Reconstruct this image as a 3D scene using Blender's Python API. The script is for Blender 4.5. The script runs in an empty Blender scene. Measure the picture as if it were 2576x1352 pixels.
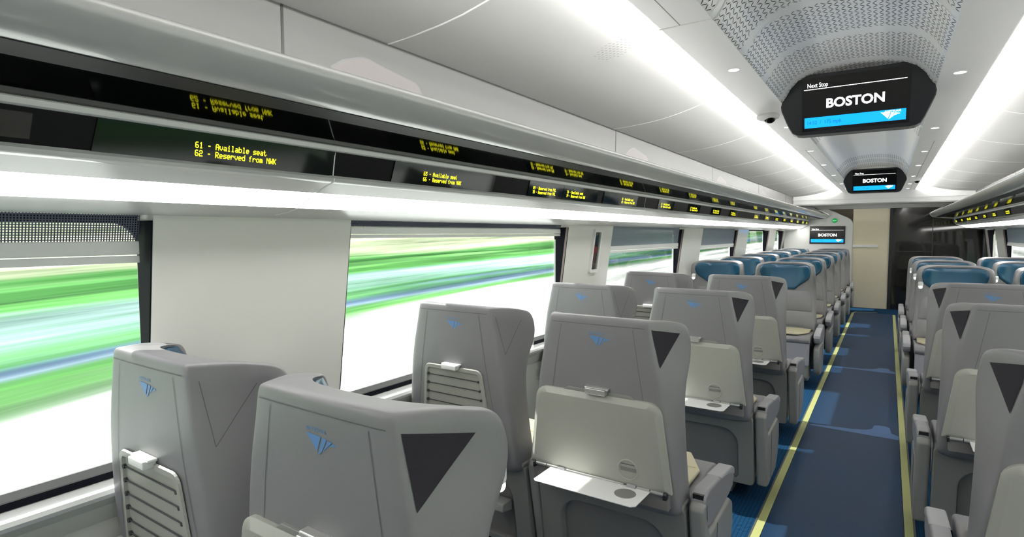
import bpy, bmesh, math, random
from mathutils import Vector, Matrix
from mathutils.bvhtree import BVHTree
random.seed(4)
PI = math.pi
scn = bpy.context.scene
COL = scn.collection

# ------------------------------------------------------------------ materials
MATS = {}
def mat(name, col=(.5, .5, .5), rough=.5, metal=0, spec=.5, emit=None, es=0, coat=0, bump=None):
    m = bpy.data.materials.new(name); m.use_nodes = True
    nt = m.node_tree; b = nt.nodes['Principled BSDF']
    b.inputs['Base Color'].default_value = (*col, 1)
    b.inputs['Roughness'].default_value = rough
    b.inputs['Metallic'].default_value = metal
    b.inputs['Specular IOR Level'].default_value = spec
    b.inputs['Coat Weight'].default_value = coat
    b.inputs['Coat Roughness'].default_value = .05
    if emit:
        b.inputs['Emission Color'].default_value = (*emit, 1)
        b.inputs['Emission Strength'].default_value = es
    if bump:
        sc, st, dist = bump
        tc = nt.nodes.new('ShaderNodeTexCoord'); n = nt.nodes.new('ShaderNodeTexNoise')
        n.inputs['Scale'].default_value = sc; n.inputs['Detail'].default_value = 3
        bp = nt.nodes.new('ShaderNodeBump'); bp.inputs['Strength'].default_value = st
        bp.inputs['Distance'].default_value = dist
        nt.links.new(tc.outputs['Object'], n.inputs['Vector'])
        nt.links.new(n.outputs['Fac'], bp.inputs['Height'])
        nt.links.new(bp.outputs['Normal'], b.inputs['Normal'])
    MATS[name] = m
    return m

mat('shell', (.225, .221, .232), .42, bump=(900, .25, .0006))
mat('shell_front', (.225, .22, .228), .5, bump=(700, .3, .0008))
mat('rim', (.40, .40, .41), .35)
mat('patch', (.030, .027, .034), .8, spec=.2, bump=(900, .5, .001))
mat('teal', (.007, .070, .140), .30, spec=.6)
mat('cream', (.52, .48, .33), .6)
mat('tray', (.385, .388, .345), .38)
mat('tray_white', (.86, .86, .85), .4)
mat('lower', (.235, .237, .225), .5, bump=(500, .2, .0006))
mat('recess', (.20, .195, .19), .5)
mat('skirt', (.42, .41, .44), .4)
mat('arm', (.30, .30, .285), .38)
mat('arm_cap', (.28, .28, .29), .35)
mat('armdark', (.19, .19, .20), .45)
mat('steel', (.62, .62, .60), .28, metal=.6)
mat('darkline', (.115, .115, .12), .6)
mat('black', (.012, .012, .013), .4)
mat('cord', (.035, .035, .04), .6)
mat('logo_blue', (.12, .27, .55), .5)
mat('white_paint', (.88, .88, .87), .35)
mat('wallpanel', (.88, .865, .825), .16, spec=.5, bump=(9, .06, .02))
mat('wall_low', (.66, .66, .61), .4)
mat('ledge', (.90, .90, .89), .35)
mat('ceil', (.42, .42, .405), .55)
mat('ceil_joint', (.88, .88, .87), .5)
mat('upper_panel', (.115, .115, .109), .45)
mat('pinkpatch', (.185, .168, .162), .5)
mat('centre', (.92, .92, .90), .3)
mat('roll', (.44, .44, .425), .26, spec=.6, coat=.3)
mat('rail', (.80, .79, .76), .3)
mat('soffit', (.62, .62, .61), .25)
mat('lip', (.75, .75, .74), .12, metal=.3)
mat('glass_black', (.003, .003, .003), .06, spec=.14)
mat('strip_dark', (.018, .018, .019), .5, spec=.12)
mat('fascia', (.012, .012, .0125), .4, spec=.06)
mat('fascia_glass', (.003, .006, .004), .06, spec=.24)
mat('frame_black', (.008, .008, .014), .6, spec=.1)
mat('frame_grey', (.16, .16, .16), .35)
mat('reveal', (.26, .20, .19), .4)
mat('beige', (.76, .68, .50), .5)
mat('bulkhead', (.72, .71, .69), .35)
mat('beam', (.88, .88, .87), .4)
mat('beam_grey', (.42, .42, .40), .5)
mat('darkglass', (.012, .011, .010), .04, spec=.7)
mat('bezel', (.010, .011, .014), .32)
mat('bezel_side', (.17, .165, .16), .4)
mat('scr_black', (.001, .001, .001), .15)
mat('e_white', (.8, .8, .8), .5, emit=(1, 1, 1), es=1.3)
mat('e_blue', (0, .2, .6), .5, emit=(.0, .36, 1.0), es=1.05)
mat('scr_navy', (.0, .06, .2), .6, emit=(.0, .12, .42), es=.8)
mat('e_yellow', (.6, .6, 0), .5, emit=(1, .95, .02), es=1.6)
mat('e_strip', (1, 1, 1), .5, emit=(1, .985, .96), es=9)
mat('e_cove', (1, 1, 1), .5, emit=(1, .99, .975), es=135)
mat('e_added_up', (1, 1, 1), .5, emit=(1, .99, .975), es=15)
mat('e_dot', (1, 1, 1), .5, emit=(1, .99, .97), es=6)
mat('exit_green', (.0, .18, .04), .4, emit=(0, .25, .05), es=.5)
mat('exit_text', (.2, .9, .4), .4, emit=(.2, 1, .4), es=.8)
mat('red_item', (.30, .012, .015), .4)
mat('box_dark', (.02, .018, .016), .15)
mat('mat_edge', (.36, .375, .15), .5)
mat('mat_border', (.06, .06, .055), .6)
mat('painted_sun', (.010, .07, .20), .5)
mat('yellowish', (.4, .4, .1), .5)
mat('trunk', (.12, .08, .05), .9)

def nodes(m): return m.node_tree.nodes, m.node_tree.links, m.node_tree.nodes['Principled BSDF']
def mk_math(N, L, op, a, b=None, clamp=False):
    n = N.new('ShaderNodeMath'); n.operation = op; n.use_clamp = clamp
    for i, v in enumerate((a, b)):
        if v is None: continue
        if isinstance(v, (int, float)): n.inputs[i].default_value = v
        else: L.new(v, n.inputs[i])
    return n.outputs[0]

# floor carpet: teal blue herringbone dashes
m = mat('carpet', (.01, .06, .13), .9, spec=.1)
N, L, B = nodes(m)
tc = N.new('ShaderNodeTexCoord'); sp = N.new('ShaderNodeSeparateXYZ'); L.new(tc.outputs['Object'], sp.inputs[0])
u = mk_math(N, L, 'DIVIDE', sp.outputs[0], .034)
fu = mk_math(N, L, 'FRACT', u)
tri = mk_math(N, L, 'ABSOLUTE', mk_math(N, L, 'SUBTRACT', fu, .5))
v = mk_math(N, L, 'ADD', mk_math(N, L, 'DIVIDE', sp.outputs[1], .014), mk_math(N, L, 'MULTIPLY', tri, 2.6))
fv = mk_math(N, L, 'FRACT', v)
a = mk_math(N, L, 'GREATER_THAN', fv, .52)
b2 = mk_math(N, L, 'GREATER_THAN', mk_math(N, L, 'ABSOLUTE', mk_math(N, L, 'SUBTRACT', tri, .25)), .19)
msk = mk_math(N, L, 'MULTIPLY', a, mk_math(N, L, 'SUBTRACT', 1.0, b2))
mx = N.new('ShaderNodeMix'); mx.data_type = 'RGBA'
mx.inputs['A'].default_value = (.003, .018, .048, 1); mx.inputs['B'].default_value = (.004, .055, .13, 1)
L.new(msk, mx.inputs['Factor']); L.new(mx.outputs['Result'], B.inputs['Base Color'])

# aisle runner: dark blue with a fine weave
m = mat('runner', (.02, .045, .095), .55, spec=.16)
N, L, B = nodes(m)
tc = N.new('ShaderNodeTexCoord'); w = N.new('ShaderNodeTexNoise'); w.inputs['Scale'].default_value = 260
w.inputs['Detail'].default_value = 2
cr = N.new('ShaderNodeValToRGB'); cr.color_ramp.elements[0].color = (.0045, .020, .050, 1); cr.color_ramp.elements[1].color = (.008, .030, .072, 1)
cr.color_ramp.elements[0].position = .3; cr.color_ramp.elements[1].position = .7
L.new(tc.outputs['Object'], w.inputs['Vector']); L.new(w.outputs['Fac'], cr.inputs['Fac']); L.new(cr.outputs['Color'], B.inputs['Base Color'])

# perforated vault: zig-zag slots (uv = arc length, distance along car)
m = mat('perforated', (.92, .92, .90), .3)
N, L, B = nodes(m)
uv = N.new('ShaderNodeUVMap'); uv.uv_map = 'UVMap'
sp = N.new('ShaderNodeSeparateXYZ'); L.new(uv.outputs['UV'], sp.inputs[0])
U = sp.outputs[0]; V = sp.outputs[1]
uc = mk_math(N, L, 'DIVIDE', U, .0200); vc = mk_math(N, L, 'DIVIDE', V, .0250)
ci = mk_math(N, L, 'FLOOR', uc)
par = mk_math(N, L, 'MODULO', mk_math(N, L, 'ABSOLUTE', ci), 2.0)
vs = mk_math(N, L, 'ADD', vc, mk_math(N, L, 'MULTIPLY', par, .5))
fu = mk_math(N, L, 'SUBTRACT', mk_math(N, L, 'FRACT', uc), .5)
fv = mk_math(N, L, 'SUBTRACT', mk_math(N, L, 'FRACT', vs), .5)
vi = mk_math(N, L, 'FLOOR', vs)
sg = mk_math(N, L, 'SUBTRACT', mk_math(N, L, 'MULTIPLY', mk_math(N, L, 'MODULO', mk_math(N, L, 'ABSOLUTE', mk_math(N, L, 'ADD', ci, vi)), 2.0), 2.0), 1.0)
sk = mk_math(N, L, 'SUBTRACT', fu, mk_math(N, L, 'MULTIPLY', mk_math(N, L, 'MULTIPLY', fv, sg), .85))
inu = mk_math(N, L, 'LESS_THAN', mk_math(N, L, 'ABSOLUTE', sk), .13)
inv = mk_math(N, L, 'LESS_THAN', mk_math(N, L, 'ABSOLUTE', fv), .36)
hole = mk_math(N, L, 'MULTIPLY', inu, inv)
mx = N.new('ShaderNodeMix'); mx.data_type = 'RGBA'
mx.inputs['A'].default_value = (.92, .92, .90, 1); mx.inputs['B'].default_value = (.06, .06, .06, 1)
L.new(hole, mx.inputs['Factor']); L.new(mx.outputs['Result'], B.inputs['Base Color'])
rr = mk_math(N, L, 'ADD', mk_math(N, L, 'MULTIPLY', hole, .6), .3); L.new(rr, B.inputs['Roughness'])

# window glass: mostly see-through, faint reflection
m = bpy.data.materials.new('pane'); m.use_nodes = True; MATS['pane'] = m
nt = m.node_tree; nt.nodes.clear()
o = nt.nodes.new('ShaderNodeOutputMaterial'); mixs = nt.nodes.new('ShaderNodeMixShader')
t = nt.nodes.new('ShaderNodeBsdfTransparent'); t.inputs['Color'].default_value = (.95, .97, .95, 1)
g = nt.nodes.new('ShaderNodeBsdfGlossy'); g.inputs['Roughness'].default_value = .02
lw = nt.nodes.new('ShaderNodeLayerWeight'); lw.inputs['Blend'].default_value = .10
mm = nt.nodes.new('ShaderNodeMath'); mm.operation = 'MULTIPLY'; mm.inputs[1].default_value = .7
nt.links.new(lw.outputs['Fresnel'], mm.inputs[0]); nt.links.new(mm.outputs[0], mixs.inputs['Fac'])
nt.links.new(t.outputs[0], mixs.inputs[1]); nt.links.new(g.outputs[0], mixs.inputs[2]); nt.links.new(mixs.outputs[0], o.inputs['Surface'])

# blind mesh fabric: dark weave with a grid of holes
def mesh_fabric(name, col, hole_r, cell):
    m = bpy.data.materials.new(name); m.use_nodes = True; MATS[name] = m
    N = m.node_tree.nodes; L = m.node_tree.links
    B = N['Principled BSDF']; B.inputs['Base Color'].default_value = (*col, 1); B.inputs['Roughness'].default_value = .7
    out = N['Material Output']; tr = N.new('ShaderNodeBsdfTransparent'); mix = N.new('ShaderNodeMixShader')
    tc = N.new('ShaderNodeTexCoord'); sp = N.new('ShaderNodeSeparateXYZ'); L.new(tc.outputs['Object'], sp.inputs[0])
    f1 = mk_math(N, L, 'ABSOLUTE', mk_math(N, L, 'SUBTRACT', mk_math(N, L, 'FRACT', mk_math(N, L, 'DIVIDE', sp.outputs[1], cell)), .5))
    f2 = mk_math(N, L, 'ABSOLUTE', mk_math(N, L, 'SUBTRACT', mk_math(N, L, 'FRACT', mk_math(N, L, 'DIVIDE', sp.outputs[2], cell)), .5))
    mxm = mk_math(N, L, 'MAXIMUM', f1, f2)
    hole = mk_math(N, L, 'LESS_THAN', mxm, hole_r)
    L.new(hole, mix.inputs['Fac']); L.new(B.outputs[0], mix.inputs[1]); L.new(tr.outputs[0], mix.inputs[2]); L.new(mix.outputs[0], out.inputs['Surface'])
mesh_fabric('blind_mesh', (.13, .14, .20), .30, .0062)
mesh_fabric('blind_cloth', (.24, .28, .34), .16, .0062)

# outside ground: fields with motion-blur streaks painted into their colour
def ground_mat():
    m = mat('field', (.2, .6, .2), 1.0, spec=0)
    N, L, B = nodes(m)
    geo = N.new('ShaderNodeTexCoord'); sp = N.new('ShaderNodeSeparateXYZ'); L.new(geo.outputs['Object'], sp.inputs[0])
    # the painted streaks run slightly away from the track
    ax = mk_math(N, L, 'ADD', mk_math(N, L, 'SUBTRACT', mk_math(N, L, 'ABSOLUTE', sp.outputs[0]), mk_math(N, L, 'DIVIDE', mk_math(N, L, 'MULTIPLY', sp.outputs[1], .33), mk_math(N, L, 'ADD', mk_math(N, L, 'DIVIDE', mk_math(N, L, 'ABSOLUTE', sp.outputs[1]), 55.0), 1.0))), 1.9)
    cb = N.new('ShaderNodeCombineXYZ'); L.new(ax, cb.inputs[0]); L.new(sp.outputs[1], cb.inputs[1])
    mp = N.new('ShaderNodeMapping'); mp.inputs['Scale'].default_value = (.60, .040, 1)
    L.new(cb.outputs[0], mp.inputs['Vector'])
    n1 = N.new('ShaderNodeTexNoise'); n1.inputs['Scale'].default_value = 1.0; n1.inputs['Detail'].default_value = 5; n1.inputs['Roughness'].default_value = .62
    L.new(mp.outputs[0], n1.inputs['Vector'])
    # streak colours by distance from the track, edges wavering
    n2 = N.new('ShaderNodeTexNoise'); n2.inputs['Scale'].default_value = .45; n2.inputs['Detail'].default_value = 2
    L.new(mp.outputs[0], n2.inputs['Vector'])
    axn = mk_math(N, L, 'ADD', ax, mk_math(N, L, 'MULTIPLY', mk_math(N, L, 'SUBTRACT', n2.outputs['Fac'], .5), 8.0))
    cr2 = N.new('ShaderNodeValToRGB'); e2 = cr2.color_ramp.elements
    e2[0].position = 0; e2[0].color = (.85, .86, .85, 1); e2[1].position = 1; e2[1].color = (.20, .33, .18, 1)
    for p, c in ((.19, (.85, .86, .85)), (.212, (.34, .40, .34)), (.224, (.08, .23, .06)), (.240, (.09, .22, .09)), (.254, (.20, .28, .34)), (.266, (.10, .15, .24)), (.280, (.06, .18, .06)),
                 (.295, (.16, .32, .22)), (.325, (.26, .38, .36)), (.36, (.24, .36, .34)), (.38, (.08, .25, .07)), (.41, (.10, .28, .08)), (.425, (.03, .09, .03)), (.45, (.08, .24, .07)),
                 (.49, (.36, .42, .27)), (.64, (.42, .43, .31)), (.80, (.20, .34, .17))):
        e = e2.new(p); e.color = (*c, 1)
    L.new(mk_math(N, L, 'DIVIDE', axn, 50.0), cr2.inputs['Fac'])
    # fine streaks, lighter and darker
    cr = N.new('ShaderNodeValToRGB'); els = cr.color_ramp.elements
    els[0].position = .32; els[0].color = (.45, .48, .45, 1); els[1].position = .70; els[1].color = (2.2, 1.9, 2.1, 1)
    e = els.new(.50); e.color = (1, 1, 1, 1)
    L.new(n1.outputs['Fac'], cr.inputs['Fac'])
    mx = N.new('ShaderNodeMix'); mx.data_type = 'RGBA'; mx.blend_type = 'MULTIPLY'; mx.clamp_result = True; mx.inputs['Factor'].default_value = 1
    L.new(cr2.outputs['Color'], mx.inputs['A']); L.new(cr.outputs['Color'], mx.inputs['B'])
    L.new(mx.outputs['Result'], B.inputs['Base Color'])
ground_mat()

# ------------------------------------------------------------------ mesh helpers
def link(name, bm, m, parent=None, smooth=False, loc=None, bevel=0, subsurf=0, seg=2):
    bmesh.ops.recalc_face_normals(bm, faces=bm.faces)
    me = bpy.data.meshes.new(name); bm.to_mesh(me); bm.free()
    ms = m if isinstance(m, (list, tuple)) else [m]
    for k in ms: me.materials.append(MATS[k])
    o = bpy.data.objects.new(name, me); COL.objects.link(o)
    if smooth:
        for p in me.polygons: p.use_smooth = True
    if loc: o.location = loc
    if parent: o.parent = parent
    if bevel:
        b = o.modifiers.new('bevel', 'BEVEL'); b.width = bevel; b.segments = seg; b.limit_method = 'ANGLE'; b.angle_limit = .6
        b.harden_normals = False
        for p in me.polygons: p.use_smooth = True
        md = o.modifiers.new('wn', 'WEIGHTED_NORMAL'); md.keep_sharp = True
    if subsurf:
        s = o.modifiers.new('sub', 'SUBSURF'); s.levels = subsurf; s.render_levels = subsurf
    return o
def box(bm, x0, x1, y0, y1, z0, z1, mi=0):
    vs = [bm.verts.new((x, y, z)) for x in (x0, x1) for y in (y0, y1) for z in (z0, z1)]
    for q in ((0, 1, 3, 2), (4, 6, 7, 5), (0, 4, 5, 1), (2, 3, 7, 6), (0, 2, 6, 4), (1, 5, 7, 3)):
        f = bm.faces.new([vs[i] for i in q]); f.material_index = mi
def prism_y(bm, prof, y0, y1, mi=0, closed=True):
    """profile (x,z) extruded along y"""
    a = [bm.verts.new((x, y0, z)) for x, z in prof]; b = [bm.verts.new((x, y1, z)) for x, z in prof]
    n = len(prof)
    for i in range(n if closed else n - 1):
        j = (i + 1) % n
        f = bm.faces.new((a[i], a[j], b[j], b[i])); f.material_index = mi
    if closed:
        f = bm.faces.new(a); f.material_index = mi
        f = bm.faces.new(b[::-1]); f.material_index = mi
def prism_x(bm, prof, x0, x1, mi=0):
    a = [bm.verts.new((x0, y, z)) for y, z in prof]; b = [bm.verts.new((x1, y, z)) for y, z in prof]
    n = len(prof)
    for i in range(n):
        j = (i + 1) % n
        f = bm.faces.new((a[i], a[j], b[j], b[i])); f.material_index = mi
    for f in (bm.faces.new(a), bm.faces.new(b[::-1])): f.material_index = mi
def plate_xz(bm, pts, y0, y1, mi=0):
    """outline (x,z) given thickness in y"""
    a = [bm.verts.new((x, y0, z)) for x, z in pts]; b = [bm.verts.new((x, y1, z)) for x, z in pts]
    n = len(pts)
    for i in range(n):
        j = (i + 1) % n
        f = bm.faces.new((a[i], a[j], b[j], b[i])); f.material_index = mi
    for f in (bm.faces.new(a), bm.faces.new(b[::-1])): f.material_index = mi
def rr(x0, x1, z0, z1, r, n=5, rb=None):
    """rounded rectangle outline; rb = radius of the two bottom corners"""
    rb = r if rb is None else rb
    out = []
    for cx, cz, a0, q in ((x1 - r, z1 - r, 0, r), (x0 + r, z1 - r, PI / 2, r), (x0 + rb, z0 + rb, PI, rb), (x1 - rb, z0 + rb, 1.5 * PI, rb)):
        for i in range(n + 1):
            a = a0 + PI / 2 * i / n
            out.append((cx + q * math.cos(a), cz + q * math.sin(a)))
    return out
def ring_plate(bm, outer, inner, w0, w1, axis='y', mi=0):
    """plate with a hole; outer/inner equal-length outlines"""
    def P(p, w):
        return (p[0], w, p[1]) if axis == 'y' else (w, p[0], p[1])
    R = [[bm.verts.new(P(p, w)) for p in ring] for ring, w in ((outer, w0), (outer, w1), (inner, w1), (inner, w0))]
    n = len(outer)
    for k in range(4):
        A, Bq = R[k], R[(k + 1) % 4]
        for i in range(n):
            j = (i + 1) % n
            f = bm.faces.new((A[i], A[j], Bq[j], Bq[i])); f.material_index = mi
def cyl(bm, p0, p1, r, n=12, mi=0, r2=None):
    p0, p1 = Vector(p0), Vector(p1); d = (p1 - p0).normalized()
    up = Vector((0, 0, 1)) if abs(d.z) < .9 else Vector((1, 0, 0))
    a = d.cross(up).normalized(); b = d.cross(a); r2 = r if r2 is None else r2
    A = [bm.verts.new(p0 + (a * math.cos(2 * PI * i / n) + b * math.sin(2 * PI * i / n)) * r) for i in range(n)]
    Bv = [bm.verts.new(p1 + (a * math.cos(2 * PI * i / n) + b * math.sin(2 * PI * i / n)) * r2) for i in range(n)]
    for i in range(n):
        f = bm.faces.new((A[i], A[(i + 1) % n], Bv[(i + 1) % n], Bv[i])); f.material_index = mi
    for f in (bm.faces.new(A[::-1]), bm.faces.new(Bv)): f.material_index = mi
def BM(): return bmesh.new()

def empty(name, label, cat, loc=(0, 0, 0), rz=0, group=None):
    o = bpy.data.objects.new(name, None); COL.objects.link(o); o.location = loc; o.rotation_euler = (0, 0, rz)
    o.empty_display_size = .1
    return tag(o, label, cat, group)
def tag(o, label, cat, group=None):
    o['label'] = label; o['category'] = cat
    if group: o['group'] = group
    return o
def struct(o, name=None):
    if name: o.name = name
    o['kind'] = 'structure'; return o
def copy_tree(o, parent=None):
    c = o.copy(); COL.objects.link(c)
    if parent: c.parent = parent
    for ch in list(o.children): copy_tree(ch, c)
    return c

FONT_CACHE = {}
def text_mesh(txt, size, bold=0.0, shear=0, spacing=1.0):
    key = (txt, size, bold, shear, spacing)
    if key in FONT_CACHE: return FONT_CACHE[key].copy()
    cu = bpy.data.curves.new('t', 'FONT'); cu.body = txt; cu.size = size; cu.offset = bold * size; cu.shear = shear
    cu.space_character = spacing; cu.resolution_u = 3
    ob = bpy.data.objects.new('t', cu); COL.objects.link(ob)
    dg = bpy.context.evaluated_depsgraph_get(); dg.update()
    me = bpy.data.meshes.new_from_object(ob.evaluated_get(dg))
    bpy.data.objects.remove(ob)
    FONT_CACHE[key] = me
    return me.copy()
def put_text(name, txt, size, m, parent, mtx, bold=0, shear=0, spacing=1.0, width=None, align='l'):
    me = text_mesh(txt, size, bold, shear, spacing)
    xs = [v.co.x for v in me.vertices]; w = max(xs) - min(xs); x0 = min(xs)
    sc = (width / w) if width else 1.0
    for v in me.vertices:
        v.co.x = (v.co.x - x0) * sc - (w * sc / 2 if align == 'c' else 0)
    me.materials.clear(); me.materials.append(MATS[m])
    me.transform(mtx)
    o = bpy.data.objects.new(name, me); COL.objects.link(o); o.parent = parent
    return o

# ------------------------------------------------------------------ the seat
ROW = 1.09
LV = [  # zr, zs, zf, zc (rear, side, wing, centre heights), wr, yr, ws, yf, yc, inset
    (1.0785, 1.0720, 1.0560, 1.070, .160, .018, .220, .160, .076),
    (1.0770, 1.0700, 1.0520, 1.069, .173, .005, .236, .182, .073),
    (1.0700, 1.0620, 1.0390, 1.062, .178, .001, .247, .199, .070),
    (1.0500, 1.0400, 1.0100, 1.040, .181, .000, .253, .211, .068),
    (.9950, .985, .970, .990, .192, .000, .258, .214, .068),
    (.940, .935, .925, .935, .205, .000, .260, .196, .072),
    (.880, .880, .875, .880, .216, .001, .261, .152, .078),
    (.800, .800, .800, .800, .229, .004, .262, .132, .088),
    (.660, .660, .660, .660, .246, .014, .264, .150, .105),
    (.520, .520, .520, .520, .262, .030, .266, .178, .118),
    (.430, .430, .430, .430, .266, .046, .268, .205, .125),
]
def shell_bm():
    bm = BM(); rings = []
    for zr, zs, zf, zc, wr, yr, ws, yf, yc in LV:
        h = []
        h.append((.0, yr - .002, zr)); h.append((wr * .55, yr - .0015, zr)); h.append((wr - .016, yr, zr)); h.append((wr - .001, yr + .004, zr - (zr - zs) * .2)); h.append((wr + .006, yr + .020, zr - (zr - zs) * .35))
        xm = wr + (ws - wr) * .68; ym = yr + (yf - yr) * .50
        h.append((xm, ym, zs)); h.append((ws, yf - .030, zf * .7 + zs * .3)); h.append((ws - .002, yf - .008, zf)); h.append((ws - .018, yf, zf))
        h.append((ws - .040, yf - .012, zf)); h.append((ws * .74, (yf * .45 + yc * .55), zf * .4 + zc * .6)); h.append((ws * .50, yc + .006, zc)); h.append((ws * .25, yc + .001, zc)); h.append((0, yc, zc))
        ring = h + [(-x, y, z) for x, y, z in h[-2:0:-1]]
        rings.append([bm.verts.new(p) for p in ring])
    n = len(rings[0]); H = n // 2
    for a, b in zip(rings, rings[1:]):
        for i in range(n):
            j = (i + 1) % n; bm.faces.new((a[i], a[j], b[j], b[i]))
    def cap(r):
        for side in (1, -1):
            idx = lambda k: r[k if side == 1 else (n - k) % n]
            for k in range(H // 2):
                if H - k - 1 == k + 1: bm.faces.new((idx(k), idx(k + 1), idx(H - k)))
                else: bm.faces.new((idx(k), idx(k + 1), idx(H - k - 1), idx(H - k)))
    cap(rings[0]); cap(rings[-1])
    return bm
SHELL_PTS = None
def drape_patch(bvh, tri, n, direction, off=.0016, thick=.0):
    """triangle given by three 3D points near the surface, projected along direction"""
    bm = BM(); A, Bp, Cp = [Vector(p) for p in tri]; d = Vector(direction).normalized(); grid = {}
    for i in range(n + 1):
        for j in range(n + 1 - i):
            p = A + (Bp - A) * (i / n) + (Cp - A) * (j / n)
            hit, nor, _, _ = bvh.ray_cast(p - d * .3, d)
            if hit is None: hit = p
            grid[i, j] = bm.verts.new(hit - d * off)
    for i in range(n):
        for j in range(n - i):
            bm.faces.new((grid[i, j], grid[i + 1, j], grid[i, j + 1]))
            if i + j < n - 1: bm.faces.new((grid[i + 1, j], grid[i + 1, j + 1], grid[i, j + 1]))
    return bm
def drape_line(bm, bvh, p0, p1, w, direction, n=16, off=.0012):
    p0, p1, d = Vector(p0), Vector(p1), Vector(direction).normalized()
    s = (p1 - p0).normalized().cross(d).normalized() * w / 2; prev = None
    for i in range(n + 1):
        p = p0.lerp(p1, i / n); q = []
        for k in (-1, 1):
            hit, nor, _, _ = bvh.ray_cast(p + s * k - d * .3, d)
            q.append(bm.verts.new((hit if hit else p + s * k) - d * off))
        if prev: bm.faces.new((prev[0], prev[1], q[1], q[0]))
        prev = q
def smooth_bvh(o):
    dg = bpy.context.evaluated_depsgraph_get(); dg.update()
    return BVHTree.FromObject(o, dg)

LOGO = [  # travel-mark built of slanted blades
    [(-.050, .0125), (-.018, .0105), (.000, .0095), (-.014, -.026), (-.024, -.014)],
    [(.0045, .009), (.019, .007), (.0015, -.0245), (-.0095, -.0315)],
    [(.0235, .006), (.036, .0035), (.0125, -.0155), (.0060, -.0215)],
    [(.040, .0025), (.050, -.001), (.024, -.0085), (.0175, -.0120)],
]
def logo_mesh(bm, mtx, s=1.0):
    for poly in LOGO:
        vs = [bm.verts.new(mtx @ Vector((x * s, z * s, 0))) for x, z in poly]
        bm.faces.new(vs)
XZ = Matrix(((1, 0, 0, 0), (0, 0, -1, 0), (0, 1, 0, 0), (0, 0, 0, 1)))   # (x,y)->(x,z), facing -y

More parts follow.
